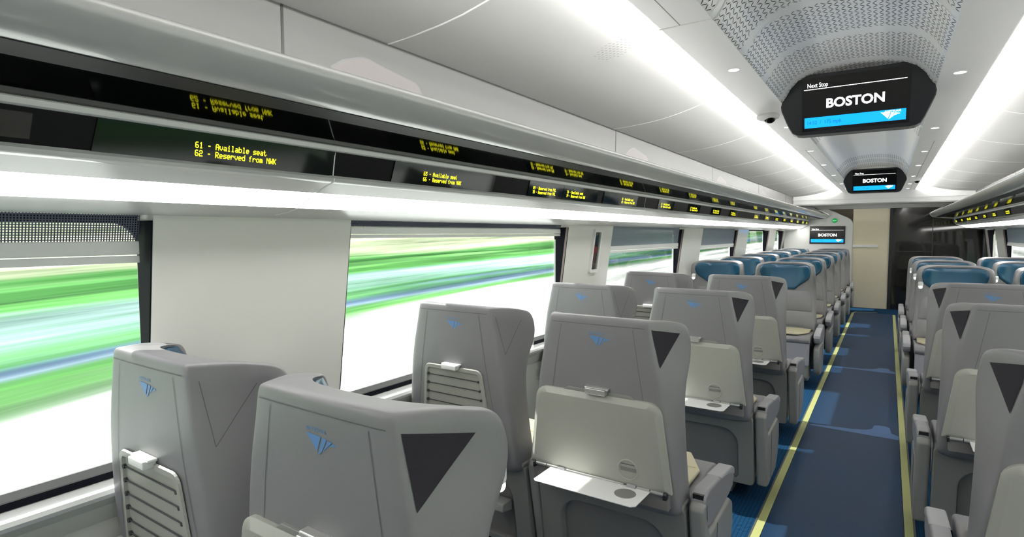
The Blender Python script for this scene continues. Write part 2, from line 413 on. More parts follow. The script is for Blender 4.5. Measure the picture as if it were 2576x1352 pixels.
def build_seat(kind, s):
    root = empty('train_seat', 'seat', 'seat')
    sh = link('backrest_shell', shell_bm(), 'shell', root, smooth=True, subsurf=2)
    bvh = smooth_bvh(sh)
    # piping lines on the rear face, running out as they go down
    for k in (-1, 1):
        bm = BM(); drape_line(bm, bvh, (k * .128, 0, 1.045), (k * .196, 0, .62), .0016, (0, 1, 0), 20)
        link('piping', bm, 'darkline', root)
    bm = BM(); drape_line(bm, bvh, (-.165, 0, 1.052), (.165, 0, 1.052), .0018, (0, 1, 0), 24)
    link('piping', bm, 'darkline', root)
    # emblem with its word
    bm = BM(); logo_mesh(bm, Matrix.Translation((.014, -.02, 1.006)) @ XZ, .78)
    bmesh.ops.triangulate(bm, faces=bm.faces); bmesh.ops.subdivide_edges(bm, edges=bm.edges, cuts=3, use_grid_fill=True)
    def onto(v):
        hit, nor, _, _ = bvh.ray_cast(Vector((v.co.x, -.3, v.co.z)), Vector((0, 1, 0)))
        if hit: v.co.y = hit.y - .0009
    for v in bm.verts: onto(v)
    em = link('emblem', bm, 'logo_blue', root); em['label'] = 'blue slanted emblem'
    wd = put_text('emblem_word', 'AMTRAK', .011, 'logo_blue', em, Matrix.Translation((-.026, -.0062, 1.0195)) @ XZ, width=.054)
    for v in wd.data.vertices: onto(v)
    # dark triangular hand grip on the aisle side
    if kind == 'aisle':
        T = [(.28 * s, .012, 1.048), (.28 * s, .128, 1.026), (.28 * s, .016, .930)]
        bm = drape_patch(bvh, T, 22, (-s, 0, 0), .0022)
        o = link('hand_grip', bm, 'patch', root, smooth=True); o['label'] = 'dark charcoal triangular grip'
    else:
        bm = BM()
        drape_line(bm, bvh, (.28, .125, 1.02), (.28, .035, .90), .0018, (-1, 0, 0), 18)
        drape_line(bm, bvh, (.28, .022, 1.04), (.28, .035, .90), .0018, (-1, 0, 0), 18)
        link('side_piping', bm, 'darkline', root)
    # headrest: teal hexagonal pad lying in the hollow of the shell
    bm = BM()
    rows = [(1.056, .175), (1.048, .197), (1.020, .213), (.985, .214), (.950, .207), (.925, .195), (.900, .168), (.870, .130), (.845, .100), (.828, .084), (.820, .070)]
    grid = []; nx = 22
    for q, (z0_, hw) in enumerate(rows):
        r = []
        for i in range(nx + 1):
            t = -1 + 2 * i / nx; x = t * hw; z = min(z0_, 1.0600 - .007 * abs(x / .2) ** 2)
            hit, nor, _, _ = bvh.ray_cast(Vector((x, .5, z)), Vector((0, -1, 0)))
            y = hit.y if hit else .075
            inner = min(1, (1 - abs(t)) * 7) * min(1, q * .9, (len(rows) - 1 - q) * .9)
            r.append(bm.verts.new((x, y + .002 + .017 * max(0, inner) ** .5, z)))
        grid.append(r)
    for a, b in zip(grid, grid[1:]):
        for i in range(nx): bm.faces.new((a[i], a[i + 1], b[i + 1], b[i]))
    o = link('headrest', bm, 'teal', root, smooth=True)
    md = o.modifiers.new('sol', 'SOLIDIFY'); md.thickness = .010; md.offset = -1
    # front cushion of the back, two panels with a crease between
    for z0, z1, w0, w1 in ((.465, .622, .236, .236), (.630, .812, .236, .205)):
        bm = BM(); g = []
        for k in range(7):
            t = k / 6; z = z0 + (z1 - z0) * t; hw = w0 + (w1 - w0) * t; e = .016 * math.sin(PI * min(1, max(0, t))) ** .5 + .006
            r = []
            for i in range(11):
                x = -hw + 2 * hw * i / 10
                hit, nor, _, _ = bvh.ray_cast(Vector((x, .5, z)), Vector((0, -1, 0)))
                y = hit.y if hit else .1
                r.append(bm.verts.new((x, y + (e if 0 < i < 10 else .002), z)))
            g.append(r)
        for a, b in zip(g, g[1:]):
            for i in range(10): bm.faces.new((a[i], a[i + 1], b[i + 1], b[i]))
        link('back_cushion', bm, 'shell_front', root, smooth=True, subsurf=1)
    # seat cushion with cream pad and front skirt
    bm = BM(); prism_x(bm, [(.13, .40), (.13, .435), (.18, .452), (.50, .462), (.555, .452), (.572, .425), (.56, .395)], -.262, .262)
    cu = link('seat_cushion', bm, 'shell_front', root, bevel=.012, seg=3)
    bm = BM()
    plate = [(-.235, .17), (.235, .17), (.238, .40), (.165, .545), (-.165, .545), (-.238, .40)]
    a = [bm.verts.new((x, y, .458 + (y - .19) * .02)) for x, y in plate]; b = [bm.verts.new((x, y, .472 + (y - .19) * .02)) for x, y in plate]
    for i in range(6): bm.faces.new((a[i], a[(i + 1) % 6], b[(i + 1) % 6], b[i]))
    bm.faces.new(a[::-1]); bm.faces.new(b)
    o = link('seat_pad', bm, 'cream', cu, bevel=.006); o['label'] = 'cream stitched seat pad'
    bm = BM()
    for y in (.285, .40): box(bm, -.22, .22, y, y + .0025, .4745 + (y - .19) * .02, .4752 + (y - .19) * .02)
    link('stitching', bm, 'yellowish', cu)
    bm = BM(); prism_x(bm, [(.50, .40), (.555, .40), (.545, .20), (.50, .20)], -.255, .255)
    link('front_skirt', bm, 'skirt', root, bevel=.01)
    bm = BM(); prism_x(bm, [(.30, .235), (.535, .235), (.53, .09), (.50, .06), (.30, .06)], -.25, .25)
    link('base_cover', bm, 'lower', root, bevel=.012, seg=3)
    # lower rear panel with an arched recess
    bm = BM()
    ol = rr(-.276, .276, .100, .462, .018, 6); il = rr(-.190, .205, .125, .385, .085, 6, rb=.02)
    R = []
    for ring, yo in ((ol, 0), (il, 0)): R.append(ring)
    tilt = lambda z: .088 + (.462 - z) * .16
    va = [bm.verts.new((x, tilt(z), z)) for x, z in ol]; vb = [bm.verts.new((x, tilt(z), z)) for x, z in il]
    vc2 = [bm.verts.new((x * .98, tilt(z) + .028, z - .002)) for x, z in il]; vd = [bm.verts.new((x, tilt(z) + .045, z)) for x, z in ol]
    n = len(ol)
    for i in range(n):
        j = (i + 1) % n
        bm.faces.new((va[i], va[j], vb[j], vb[i])); bm.faces.new((vb[i], vb[j], vc2[j], vc2[i])); bm.faces.new((va[i], vd[i], vd[j], va[j]))
    bm.faces.new(vd[::-1])
    lp = link('lower_panel', bm, 'lower', root, bevel=.006, seg=3)
    bm = BM(); vs = [bm.verts.new((x * .975, tilt(z) + .026, z - .002)) for x, z in il]; bm.faces.new(vs)
    link('panel_recess', bm, 'recess', lp)
    bm = BM(); box(bm, -.272, .272, .082, .150, .456, .476)
    link('top_rail', bm, 'lower', lp, bevel=.007, seg=3)
    # pedestal under the seat
    bm = BM()
    box(bm, -.16, -.10, .22, .50, .012, .21); box(bm, .10, .16, .22, .50, .012, .21); box(bm, -.20, .20, .18, .54, .21, .26)
    link('pedestal', bm, 'armdark', root, bevel=.008)
    bm = BM(); box(bm, -.245, .245, .20, .52, .26, .40)
    link('underframe', bm, 'armdark', root, bevel=.01)
    bm = BM(); cyl(bm, (.17, .20, .17), (.235, .20, .17), .020, 14); cyl(bm, (.20, .20, .17), (.20, .26, .08), .011, 10); cyl(bm, (.14, .20, .20), (.14, .17, .22), .012, 10)
    link('recline_mechanism', bm, 'steel', root, smooth=False, bevel=.002)
    # armrests
    arms = [(s, 1)] + ([(-s, 0)] if kind == 'aisle' else [])
    if kind == 'window': arms = []
    for k, outer in arms:
        x0, x1 = (k * .284, k * .334) if outer else (k * .283, k * .325)
        bm = BM()
        prism_x(bm, [(.118, .425), (.108, .492), (.120, .512), (.160, .520), (.300, .506), (.470, .486), (.510, .468), (.520, .430), (.500, .398), (.440, .388), (.200, .380), (.140, .395)], min(x0, x1), max(x0, x1))
        ar = link('armrest', bm, 'arm_cap' if outer else 'arm', root, bevel=.014, seg=3)
        bm = BM(); prism_x(bm, [(.300, .5075), (.470, .4885), (.514, .470), (.522, .436), (.42, .47), (.31, .49)], min(x0, x1) - .0015, max(x0, x1) + .0015)
        link('armrest_cap', bm, 'rim', ar, bevel=.010, seg=3)
        bm = BM()
        prof = [(.088, .462), (.095, .482), (.112, .490), (.140, .486), (.155, .40), (.185, .362), (.455, .372), (.500, .345), (.512, .26), (.480, .165), (.420, .105), (.210, .092), (.165, .100)] if outer else \
               [(.088, .470), (.098, .495), (.120, .500), (.150, .490), (.160, .42), (.185, .362), (.30, .34), (.29, .2), (.23, .11), (.185, .095), (.165, .10)]
        prism_x(bm, prof, min(x0, x1), max(x0, x1))
        fa = link('side_fairing', bm, 'arm', root, bevel=.013, seg=3)
        if outer:
            bm = BM(); box(bm, min(k * .3342, k * .3352), max(k * .3342, k * .3352), .262, .268, .11, .36)
            link('fairing_seam', bm, 'darkline', fa)
            bm = BM(); box(bm, min(k * .292, k * .326), max(k * .292, k * .326), .112, .124, .478, .512)
            link('release_slot', bm, 'black', ar)
    # reading lamp on the inner wing
    bm = BM(); box(bm, .205, .240, .186, .222, .905, .945); lamp = link('reading_lamp', bm, 'white_paint', root, bevel=.010, seg=3)
    bm = BM(); cyl(bm, (.2225, .206, .9035), (.2225, .218, .9005), .0135, 14); link('lamp_lens', bm, 'e_dot', lamp)
    if kind == 'aisle':
        tx = lambda z, e: e * (.226 + (.82 - z) * .108)
        def tz(ins, r=.045):
            top, bot = .822 - ins, .536 + ins; out = []
            for i in range(7):
                a = PI / 2 * i / 6; out.append((tx(top, 1) - ins - r + r * math.cos(a), top - r + r * math.sin(a)))
            for i in range(7):
                a = PI / 2 + PI / 2 * i / 6; out.append((tx(top, -1) + ins + r + r * math.cos(a), top - r + r * math.sin(a)))
            out.append((tx(bot, -1) + ins, bot)); out.append((tx(bot, 1) - ins, bot)); return out
        yf = lambda z: -.014 + (.82 - z) * .060
        bm = BM(); rings = []
        for ins, dy in ((0, .020), (0, .006), (.018, -.006)):
            rings.append([bm.verts.new((x, yf(z) + dy, z)) for x, z in tz(ins, .045 - ins * .5)])
        n = len(rings[0])
        for a, b in zip(rings, rings[1:]):
            for i in range(n): bm.faces.new((a[i], a[(i + 1) % n], b[(i + 1) % n], b[i]))
        bm.faces.new(rings[0]); bm.faces.new(rings[-1][::-1])
        tray = link('tray_table', bm, 'tray', root, bevel=.004, seg=3)
        # cup well
        def disc(bm, cx, cz, r, dy, n=28): return bm.faces.new([bm.verts.new((cx + r * math.cos(2 * PI * i / n), yf(cz + r * math.sin(2 * PI * i / n)) + dy, cz + r * math.sin(2 * PI * i / n))) for i in range(n)])
        bm = BM(); R = []
        for r, dy in ((.036, -.0062), (.034, -.0085), (.031, -.0085), (.030, -.0063)):
            R.append([bm.verts.new((.118 + r * math.cos(2 * PI * i / 28), yf(.592 + r * math.sin(2 * PI * i / 28)) + dy, .592 + r * math.sin(2 * PI * i / 28))) for i in range(28)])
        for a, b in zip(R, R[1:]):
            for i in range(28): bm.faces.new((a[i], a[(i + 1) % 28], b[(i + 1) % 28], b[i]))
        cup = link('cup_well', bm, 'tray', tray, smooth=True)
        bm = BM(); box(bm, .093, .145, yf(.600) - .0082, yf(.600) - .0062, .589, .600); box(bm, .095, .142, yf(.613) - .0078, yf(.613) - .0062, .610, .6125, 1)
        link('cup_bar', bm, ['recess', 'darkline'], cup)
        bm = BM(); box(bm, -.027, .045, -.028, .004, .824, .844); box(bm, -.033, .051, -.018, .004, .838, .846)
        link('latch', bm, 'steel', root, bevel=.003); 
        bm = BM(); plate_xz(bm, [(-.12, .82), (-.10, .833), (.12, .833), (.14, .82)], -.006, .004)
        link('latch_plate', bm, 'lower', root, bevel=.002)
        # hinge
        bm = BM(); yh = yf(.536) + .004
        for a, b, r in ((-.232, -.19, .0065), (-.187, -.145, .0078), (-.142, .0, .0060), (.0, .10, .0060), (.145, .187, .0078), (.190, .235, .0062)): cyl(bm, (a, yh, .534), (b, yh, .534), r, 12)
        hg = link('hinge', bm, 'steel', root, smooth=False)
        for k in (-1, 1):
            bm = BM(); box(bm, min(k * .142, k * .112), max(k * .142, k * .112), yh - .013, yh + .004, .522, .544)
            link('hinge_knuckle', bm, 'rim', hg, bevel=.003)
            bm = BM(); prism_x(bm, [(yh - .012, .520), (yh - .012, .538), (yh + .006, .552), (yh + .010, .520)], k * .240 if k < 0 else .232, -.232 if k < 0 else .244)
            link('hinge_bracket', bm, 'black', hg, bevel=.002)
        bm = BM(); box(bm, -.235, .245, .012, .06, .478, .528); link('hinge_cover', bm, 'recess', root, bevel=.004)
        # white folding flap
        fl = [(-.170, .010), (.190, .010), (.186, -.112), (.172, -.124), (-.160, -.124), (-.170, -.114)]
        bm = BM(); a = [bm.verts.new((x, y, .531)) for x, y in fl]; b = [bm.verts.new((x, y, .5345)) for x, y in fl]
        for i in range(6): bm.faces.new((a[i], a[(i + 1) % 6], b[(i + 1) % 6], b[i]))
        bm.faces.new(a[::-1]); bm.faces.new(b)
        fp = link('tray_flap', bm, 'tray_white', root, bevel=.0012)
        bm = BM(); bm.faces.new([bm.verts.new((.128 + .034 * math.cos(2 * PI * i / 28), -.052 + .034 * math.sin(2 * PI * i / 28), .5350)) for i in range(28)])
        link('cup_hole', bm, 'recess', fp)
    else:
        # magazine pocket: pale recessed frame with five elastic cords
        def pout(ins):
            t0, b0 = .835 - ins, .545 + ins
            wt, wb = .146, .176; r = max(.008, .030 - ins); out = []
            for i in range(6):
                a = PI / 2 * i / 5; out.append((wt - ins - r + r * math.cos(a), t0 - r + r * math.sin(a)))
            for i in range(6):
                a = PI / 2 + PI / 2 * i / 5; out.append((-wt + ins + r + r * math.cos(a), t0 - r + r * math.sin(a)))
            out.append((-wb + ins, b0)); out.append((wb - ins, b0)); return out
        yp = lambda z: -.001 + (.84 - z) * .080
        bm = BM(); rings = []
        for ins, dy in ((0, -.002), (.0025, -.007), (.016, -.0075), (.020, -.001)):
            rings.append([bm.verts.new((x, yp(z) + dy, z)) for x, z in pout(ins)])
        n = len(rings[0])
        for a, b in zip(rings, rings[1:]):
            for i in range(n): bm.faces.new((a[i], a[(i + 1) % n], b[(i + 1) % n], b[i]))
        bm.faces.new(rings[-1][::-1])
        pk = link('magazine_pocket', bm, 'tray', root, bevel=.0)
        for c in range(6):
            z = .790 - c * .036; hw = .127 + (.79 - z) * .10
            bm = BM(); cyl(bm, (-hw, yp(z) - .004, z), (hw, yp(z) - .004, z), .0018, 8); cyl(bm, (-hw, yp(z) - .001, z), (-hw, yp(z) - .008, z), .0058, 12); cyl(bm, (hw, yp(z) - .001, z), (hw, yp(z) - .008, z), .0045, 12)
            link('elastic_cord', bm, 'cord', pk)
        bm = BM(); box(bm, -.035, .036, -.030, .0, .826, .845); box(bm, -.042, .043, -.022, .0, .840, .848)
        link('latch', bm, 'white_paint', root, bevel=.003)
        for k in (-1, 1):
            bm = BM(); prism_x(bm, [(.03, .535), (-.004, .538), (-.006, .552), (.004, .572), (.03, .572)], min(k * .205, k * .238), max(k * .205, k * .238))
            hb = link('hinge_bracket', bm, 'rim', root, bevel=.003)
            bm = BM(); cyl(bm, (k * .212, .004, .527), (k * .234, .004, .527), .009, 14); link('hinge_pin', bm, 'black', hb)
            bm = BM(); prism_x(bm, [(.13, .30), (.068, .30), (.062, .27), (.13, .255)], min(k * .13, k * .19), max(k * .13, k * .19))
            link('foot_bar_bracket', bm, 'arm', root, bevel=.004)
    return root

seatA_p = build_seat('aisle', 1)     # aisle on its right when looking forward
seatA_m = build_seat('aisle', -1)
seatW = build_seat('window', 1)
used = set()
def place_seat(proto, x, y, rz, label, group):
    if proto.name in used: r = copy_tree(proto)
    else: r = proto; used.add(proto.name)
    r.location = (x, y, 0); r.rotation_euler = (0, 0, rz); r['label'] = label; r['category'] = 'seat'; r['group'] = group
    return r
FWD = [.59, 1.68, 2.77, 3.86]
BACK = [5.95 + ROW * k for k in range(6)]
od = ['nearest', 'second', 'third', 'fourth', 'fifth', 'sixth']
XA, XW = .625, 1.235
for i, y in enumerate(FWD):
    place_seat(seatA_p, -XA, y, 0, f'grey seat with tray and dark grip, left of the aisle, {od[i]} row from us', 'seats with their backs to us left of the aisle')
    place_seat(seatW, -XW, y, 0, f'grey seat with corded magazine pocket by the left windows, {od[i]} row from us', 'seats with their backs to us left of the aisle')
for i, y in enumerate(FWD[1:]):
    place_seat(seatA_m, XA, y + .01, 0, f'grey seat with tray and dark grip, right of the aisle, {od[i]} row from us', 'seats with their backs to us right of the aisle')
    if i > 0: place_seat(seatW, XW, y + .01, 0, f'grey seat seen from behind by the right windows, {["", "nearer", "farther"][i]} of two', 'seats with their backs to us right of the aisle')
for i, y in enumerate(BACK):
    place_seat(seatA_m, -XA, y, PI, f'seat with teal headrest facing us, left of the aisle, {od[i]} facing row', 'seats facing us left of the aisle')
    place_seat(seatW, -XW, y, PI, f'seat with teal headrest facing us at the left windows, {od[i]} facing row', 'seats facing us left of the aisle')
for i, y in enumerate(BACK[:3]):
    place_seat(seatA_p, XA, y, PI, f'seat with teal headrest facing us, right of the aisle, {od[i]} facing row', 'seats facing us right of the aisle')
    place_seat(seatW, XW, y, PI, f'seat with teal headrest facing us at the right windows, {od[i]} facing row', 'seats facing us right of the aisle')

# ------------------------------------------------------------------ room shell
Y0, Y1 = -1.8, 12.3
END = 11.9
bm = BM(); box(bm, -1.66, 1.66, Y0, Y1, -.06, 0); struct(link('floor', bm, 'carpet'))
# aisle runner
rn = empty('aisle_runner', 'long dark blue aisle runner with yellow-green edge strips and painted blue sun bands', 'carpet', (0, 0, 0))
bm = BM(); box(bm, -.266, .266, Y0, 11.14, .001, .006); link('runner_field', bm, 'runner', rn)
for k in (-1, 1):
    bm = BM(); prism_y(bm, [(k * .268, .001), (k * .302, .001), (k * .302, .0075), (k * .268, .0075)], Y0, 11.05); link('edge_strip', bm, 'mat_edge', rn)
    bm = BM(); prism_y(bm, [(k * .303, .001), (k * .311, .001), (k * .311, .006), (k * .303, .006)], Y0, 11.05); link('edge_border', bm, 'mat_border', rn)
bm = BM(); a = [bm.verts.new((x, y, .0078)) for x, y in ((-.302, 11.04), (-.268, 11.04), (-.24, 11.15), (.03, 11.20), (.06, 11.24), (.055, 11.26), (-.02, 11.235), (-.262, 11.185))]; bm.faces.new(a)
link('end_strip', bm, 'mat_edge', rn)
for yb, sc in ((4.36, 1.0), (6.42, .8)):  # bands of sunlight across the runner, painted as flat blue shapes
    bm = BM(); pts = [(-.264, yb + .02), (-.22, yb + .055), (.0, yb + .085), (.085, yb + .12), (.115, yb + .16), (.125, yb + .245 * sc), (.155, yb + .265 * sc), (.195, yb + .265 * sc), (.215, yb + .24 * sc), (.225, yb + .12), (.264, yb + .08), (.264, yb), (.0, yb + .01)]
    bm.faces.new([bm.verts.new((x, y, .0066)) for x, y in pts]); link('sun_band', bm, 'painted_sun', rn)

# walls: below the windows, pillars between them, band above
WIN = [(-.975 + 2.37 * k, .727 + 2.37 * k) for k in range(5)] + [(10.875, 11.78)]
def wallside(s, name):
    bm = BM()
    M = lambda p: [(s * x, z) for x, z in p]
    prism_y(bm, M([(1.527, 0), (1.527, .60), (1.515, .645), (1.500, .668), (1.66, .668), (1.66, 0)]), Y0, Y1, 0)
    prism_y(bm, M([(1.500, .668), (1.494, .680), (1.500, .690), (1.520, .695), (1.582, .7035), (1.66, .7035), (1.66, .668)]), Y0, Y1, 1)
    prism_y(bm, M([(1.47, 1.405), (1.66, 1.405), (1.66, 2.32), (1.47, 2.32)]), Y0, Y1, 0)
    edges = [Y0] + [e for w in WIN for e in w] + [Y1]
    for i in range(0, len(edges), 2):
        a, b = edges[i], edges[i + 1]
        if b - a > .01: prism_y(bm, M([(1.567, .700), (1.472, 1.406), (1.580, 1.406), (1.580, .700)]), a, b, 2)
    o = link(name, bm, ['wall_low', 'ledge', 'wallpanel']); return struct(o)
wallside(-1, 'wall_left'); wallside(1, 'wall_right')
# pillar edge reveals and outer frames with glass
wn = 0
for s in (-1, 1):
    for k, (a, b) in enumerate(WIN):
        wn += 1
        w = bpy.data.objects.new(f'window_{wn}', None); COL.objects.link(w); w.location = (s * 1.567, (a + b) / 2, .70); struct(w)
        hl = (b - a) / 2
        bm = BM(); ring_plate(bm, rr(-hl - .03, hl + .03, -.02, .80, .004, 8), rr(-hl - .0, hl, .032, .685, .070, 8, rb=.02), 0, s * .012, 'x')
        link('window_frame', bm, 'frame_black', w)
        bm = BM(); prism_y(bm, [(s * .006, .036), (s * -.002, .036), (s * -.020, .022), (s * -.021, .019), (s * .006, .019)], -hl + .001, hl - .001); link('frame_sill', bm, 'frame_grey', w)
        bm = BM(); prism_y(bm, [(s * .006, .019), (s * -.021, .019), (s * -.021, .001), (s * .006, .001)], -hl + .001, hl - .001); link('sill_gasket', bm, 'frame_black', w)
        for e in (-1, 1):
            ye = e * hl; bm = BM()
            prism_y(bm, [(s * .002, .005), (s * -.001, .005), (s * -.089, .69), (s * .002, .69)], min(ye, ye - e * .004), max(ye, ye - e * .004))
            rv = link('frame_reveal', bm, 'frame_black', w)
            if k > 0:
                bm = BM(); prism_y(bm, [(s * .012, .005), (s * .001, .005), (s * -.088, .69), (s * -.074, .69)], min(ye - e * .0035, ye - e * .0065), max(ye - e * .0035, ye - e * .0065))
                link('reveal_trim', bm, 'reveal', rv)
        bm = BM(); box(bm, min(s * .013, s * .017), max(s * .013, s * .017), -hl - .03, hl + .03, .0, .76); link('glass_pane', bm, 'pane', w)
# blinds
def blind(s, k, zb, cloth, hbar, label, group=None):
    a, b = WIN[k]; yc = (a + b) / 2; hl = (b - a) / 2 - .014
    t = empty('roller_blind', label, 'blind', (s * 1.535, yc, 0), 0, group)
    bm = BM(); prism_y(bm, [(0, zb), (s * .002, zb), (s * -.020, 1.42), (s * -.022, 1.42)], -hl, hl); link('blind_fabric', bm, cloth, t)
    bm = BM(); box(bm, -.006, .008, -hl, hl, zb - hbar * .62, zb + .001); link('bottom_bar', bm, 'white_paint', t, bevel=.003)
    bm = BM(); box(bm, -.009, .006, -hl, hl, zb - hbar, zb - hbar * .66); link('grip_rail', bm, 'white_paint', t, bevel=.002)
blind(-1, 0, 1.334, 'blind_mesh', .058, 'dark dotted mesh roller blind with white bar on the nearest left window')
blind(-1, 1, 1.378, 'blind_mesh', .042, 'nearly raised roller blind with grey bar on the second left window')
blind(-1, 2, 1.257, 'blind_cloth', .052, 'blue-grey roller blind on the third left window, beyond the box with red tool')
blind(-1, 3, 1.217, 'blind_cloth', .045, 'blue-grey roller blind on the fourth left window')
blind(1, 4, 1.215, 'blind_cloth', .045, 'pale blue roller blind on the right window nearest the dark glass')

# roof and ends
bm = BM(); box(bm, -1.66, 1.66, Y0, Y1, 2.34, 2.40); struct(link('roof', bm, 'ceil'), 'ceiling_4')
bm = BM(); box(bm, -1.66, 1.66, Y0 - .05, Y0, 0, 2.36); struct(link('wall_back', bm, 'bulkhead'))
bm = BM(); box(bm, -1.66, 1.66, Y1, Y1 + .05, 0, 2.36); struct(link('wall_front', bm, 'beige'))

# ceiling slabs, curved, with joints
SL = [(1.282, 2.000), (1.15, 2.007), (1.04, 2.017), (.95, 2.030), (.86, 2.050), (.78, 2.072), (.70, 2.098), (.62, 2.124), (.54, 2.146), (.48, 2.156), (.43, 2.160)]
def slabz(x):
    for (a, za), (b, zb) in zip(SL, SL[1:]):
        if b <= x <= a: return za + (zb - za) * (a - x) / (a - b)
    return 2.0
for i, s in enumerate((-1, 1)):
    bm = BM(); p = [(s * x, z) for x, z in SL] + [(s * x, z + .02) for x, z in SL[::-1]]
    prism_y(bm, p, Y0, END - .05)
    o = link('ceiling', bm, 'ceil'); struct(o, f'ceiling_{i + 1}')
    for pz in o.data.polygons: pz.use_smooth = True
    o.modifiers.new('es', 'EDGE_SPLIT').split_angle = .5
JY = [1.40 + 1.185 * .0, 2.58 - .0, 3.42 + .0, 4.60, 5.79, 6.97, 8.16, 9.34, 10.5]
JY = [1.40, 3.30, 4.55, 5.80, 7.05, 8.30, 9.55, 10.7]
ti = 0
for s in (-1, 1):
    for y in JY:
        ti += 1
        bm = BM(); p = [(s * x, z - .0015) for x, z in SL] + [(s * x, z + .002) for x, z in SL[::-1]]
        prism_y(bm, p, y, y + .007); struct(link('trim', bm, 'ceil_joint'), f'trim_{ti}')
# small speaker grille pattern on the left slab
gr = BM()
for i in range(9):
    for j in range(8):
        if (i - 4) ** 2 / 20 + (j - 3.5) ** 2 / 14 > 1: continue
        x = -.70 - i * .016 + (j % 2) * .008; y = 2.05 + j * .02
        z = slabz(abs(x)) + .0005
        a = .35 * (1 if (i + j) % 2 else -1)
        dx, dy = .005 * math.cos(a), .005 * math.sin(a)
        vs = [gr.verts.new((x + ex * dx - ey * .0012 * math.sin(a), y + ex * dy + ey * .0012, z - .003)) for ex, ey in ((-1, -1), (1, -1), (1, 1), (-1, 1))]
        gr.faces.new(vs)
gl = link('speaker_grille', gr, 'frame_grey'); tag(gl, 'faint round cluster of speaker slots in the bright left ceiling', 'speaker')

# centre ceiling panel: flat lips, perforated vault, joints, grooves
VA = [(.335, 2.050), (.322, 2.058), (.308, 2.078), (.290, 2.110), (.255, 2.145), (.205, 2.170), (.140, 2.186), (.070, 2.194), (0, 2.197)]
VAULT = VA + [(-x, z) for x, z in VA[-2::-1]]
cp = bpy.data.objects.new('ceiling_3', None); COL.objects.link(cp); struct(cp)
for s in (-1, 1):
    bm = BM(); prism_y(bm, [(s * .335, 2.050), (s * .505, 2.050), (s * .512, 2.056), (s * .512, 2.066), (s * .335, 2.066)], Y0, 11.55)
    link('edge_panel', bm, 'centre', cp)
    bm = BM(); box(bm, min(s * .4375, s * .4405), max(s * .4375, s * .4405), Y0, 1.93, 2.0495, 2.051); box(bm, min(s * .4375, s * .4405), max(s * .4375, s * .4405), 5.4, 11.5, 2.0495, 2.051)
    link('panel_groove', bm, 'frame_grey', cp)
def vault_section(y0, y1, m):
    bm = BM(); uvl = bm.loops.layers.uv.new('UVMap'); arc = [0]
    for a, b in zip(VAULT, VAULT[1:]): arc.append(arc[-1] + math.hypot(b[0] - a[0], b[1] - a[1]))
    # subdivide for smooth shading
    A = [bm.verts.new((x, y0, z)) for x, z in VAULT]; Bv = [bm.verts.new((x, y1, z)) for x, z in VAULT]
    for i in range(len(VAULT) - 1):
        f = bm.faces.new((A[i], A[i + 1], Bv[i + 1], Bv[i])); f.smooth = True
        for lp, (uu, vv) in zip(f.loops, ((arc[i], y0), (arc[i + 1], y0), (arc[i + 1], y1), (arc[i], y1))): lp[uvl].uv = (uu, vv)
    me = bpy.data.meshes.new('v'); bm.to_mesh(me); bm.free(); me.materials.append(MATS[m])
    o = bpy.data.objects.new('vault_panel', me); COL.objects.link(o); o.parent = cp
PERF = [(.55, .95), (1.02, 1.42), (1.48, 1.88), (1.95, 2.32), (2.39, 2.78), (2.86, 3.24), (3.31, 3.70), (3.78, 4.16), (4.24, 4.62), (4.70, 5.10), (7.25, 7.60), (7.68, 8.03), (8.11, 8.46), (8.54, 8.9)]
y = Y0
for a, b in PERF:
    vault_section(y, a, 'centre'); vault_section(a, b, 'perforated'); y = b
vault_section(y, 11.55, 'centre')
for y in (1.935, 5.25, 7.12):
    bm = BM(); arc1 = [(x, z - .003) for x, z in VAULT]; arc2 = [(x * 1.0, z + .004) for x, z in VAULT]
    A = [bm.verts.new((x, y, z)) for x, z in arc1]; Bv = [bm.verts.new((x, y + .009, z)) for x, z in arc1]
    for i in range(len(A) - 1): bm.faces.new((A[i], A[i + 1], Bv[i + 1], Bv[i]))
    link('panel_joint', bm, 'ceil_joint', cp)
for y in (1.93, 5.39, 8.85):
    bm = BM()
    for s in (-1, 1): box(bm, min(s * .335, s * .512), max(s * .335, s * .512), y, y + .008, 2.0488, 2.051)
    link('panel_joint', bm, 'ceil_joint', cp)
# ribs (slight raised arcs between the perforated bands)
for (a, b), (c, d) in zip(PERF, PERF[1:]):
    if c - b > .2: continue
    bm = BM(); m_ = (b + c) / 2
    for yy in (b + .004, c - .010):
        A = [bm.verts.new((x * .995, yy, z - .003)) for x, z in VAULT]; Bv = [bm.verts.new((x * .995, yy + .006, z - .003)) for x, z in VAULT]
        for i in range(len(A) - 1): bm.faces.new((A[i], A[i + 1], Bv[i + 1], Bv[i]))
    link('vault_rib', bm, 'centre', cp)
# cove light tubes lying on the panel edges
for s, w in ((-1, 'left'), (1, 'right')):
    bm = BM(); prism_y(bm, [(s * .455, 2.068), (s * .495, 2.068), (s * .500, 2.074), (s * .495, 2.080), (s * .455, 2.080)], Y0 + .1, 11.25)
    tag(link('cove_light', bm, 'e_cove'), f'hidden white light strip glowing above the {w} edge of the centre ceiling panel', 'light')
    bm = BM(); prism_y(bm, [(s * .862, 1.686), (s * .860, 1.704), (s * .868, 1.704), (s * .872, 1.686)], Y0 + .1, 11.5)
    tag(link('added_uplight', bm, 'e_added_up'), f'added unseen white light strip on top of the {w} luggage rack behind its front roll', 'light')  # strip added out of sight to brighten the centre ceiling panel
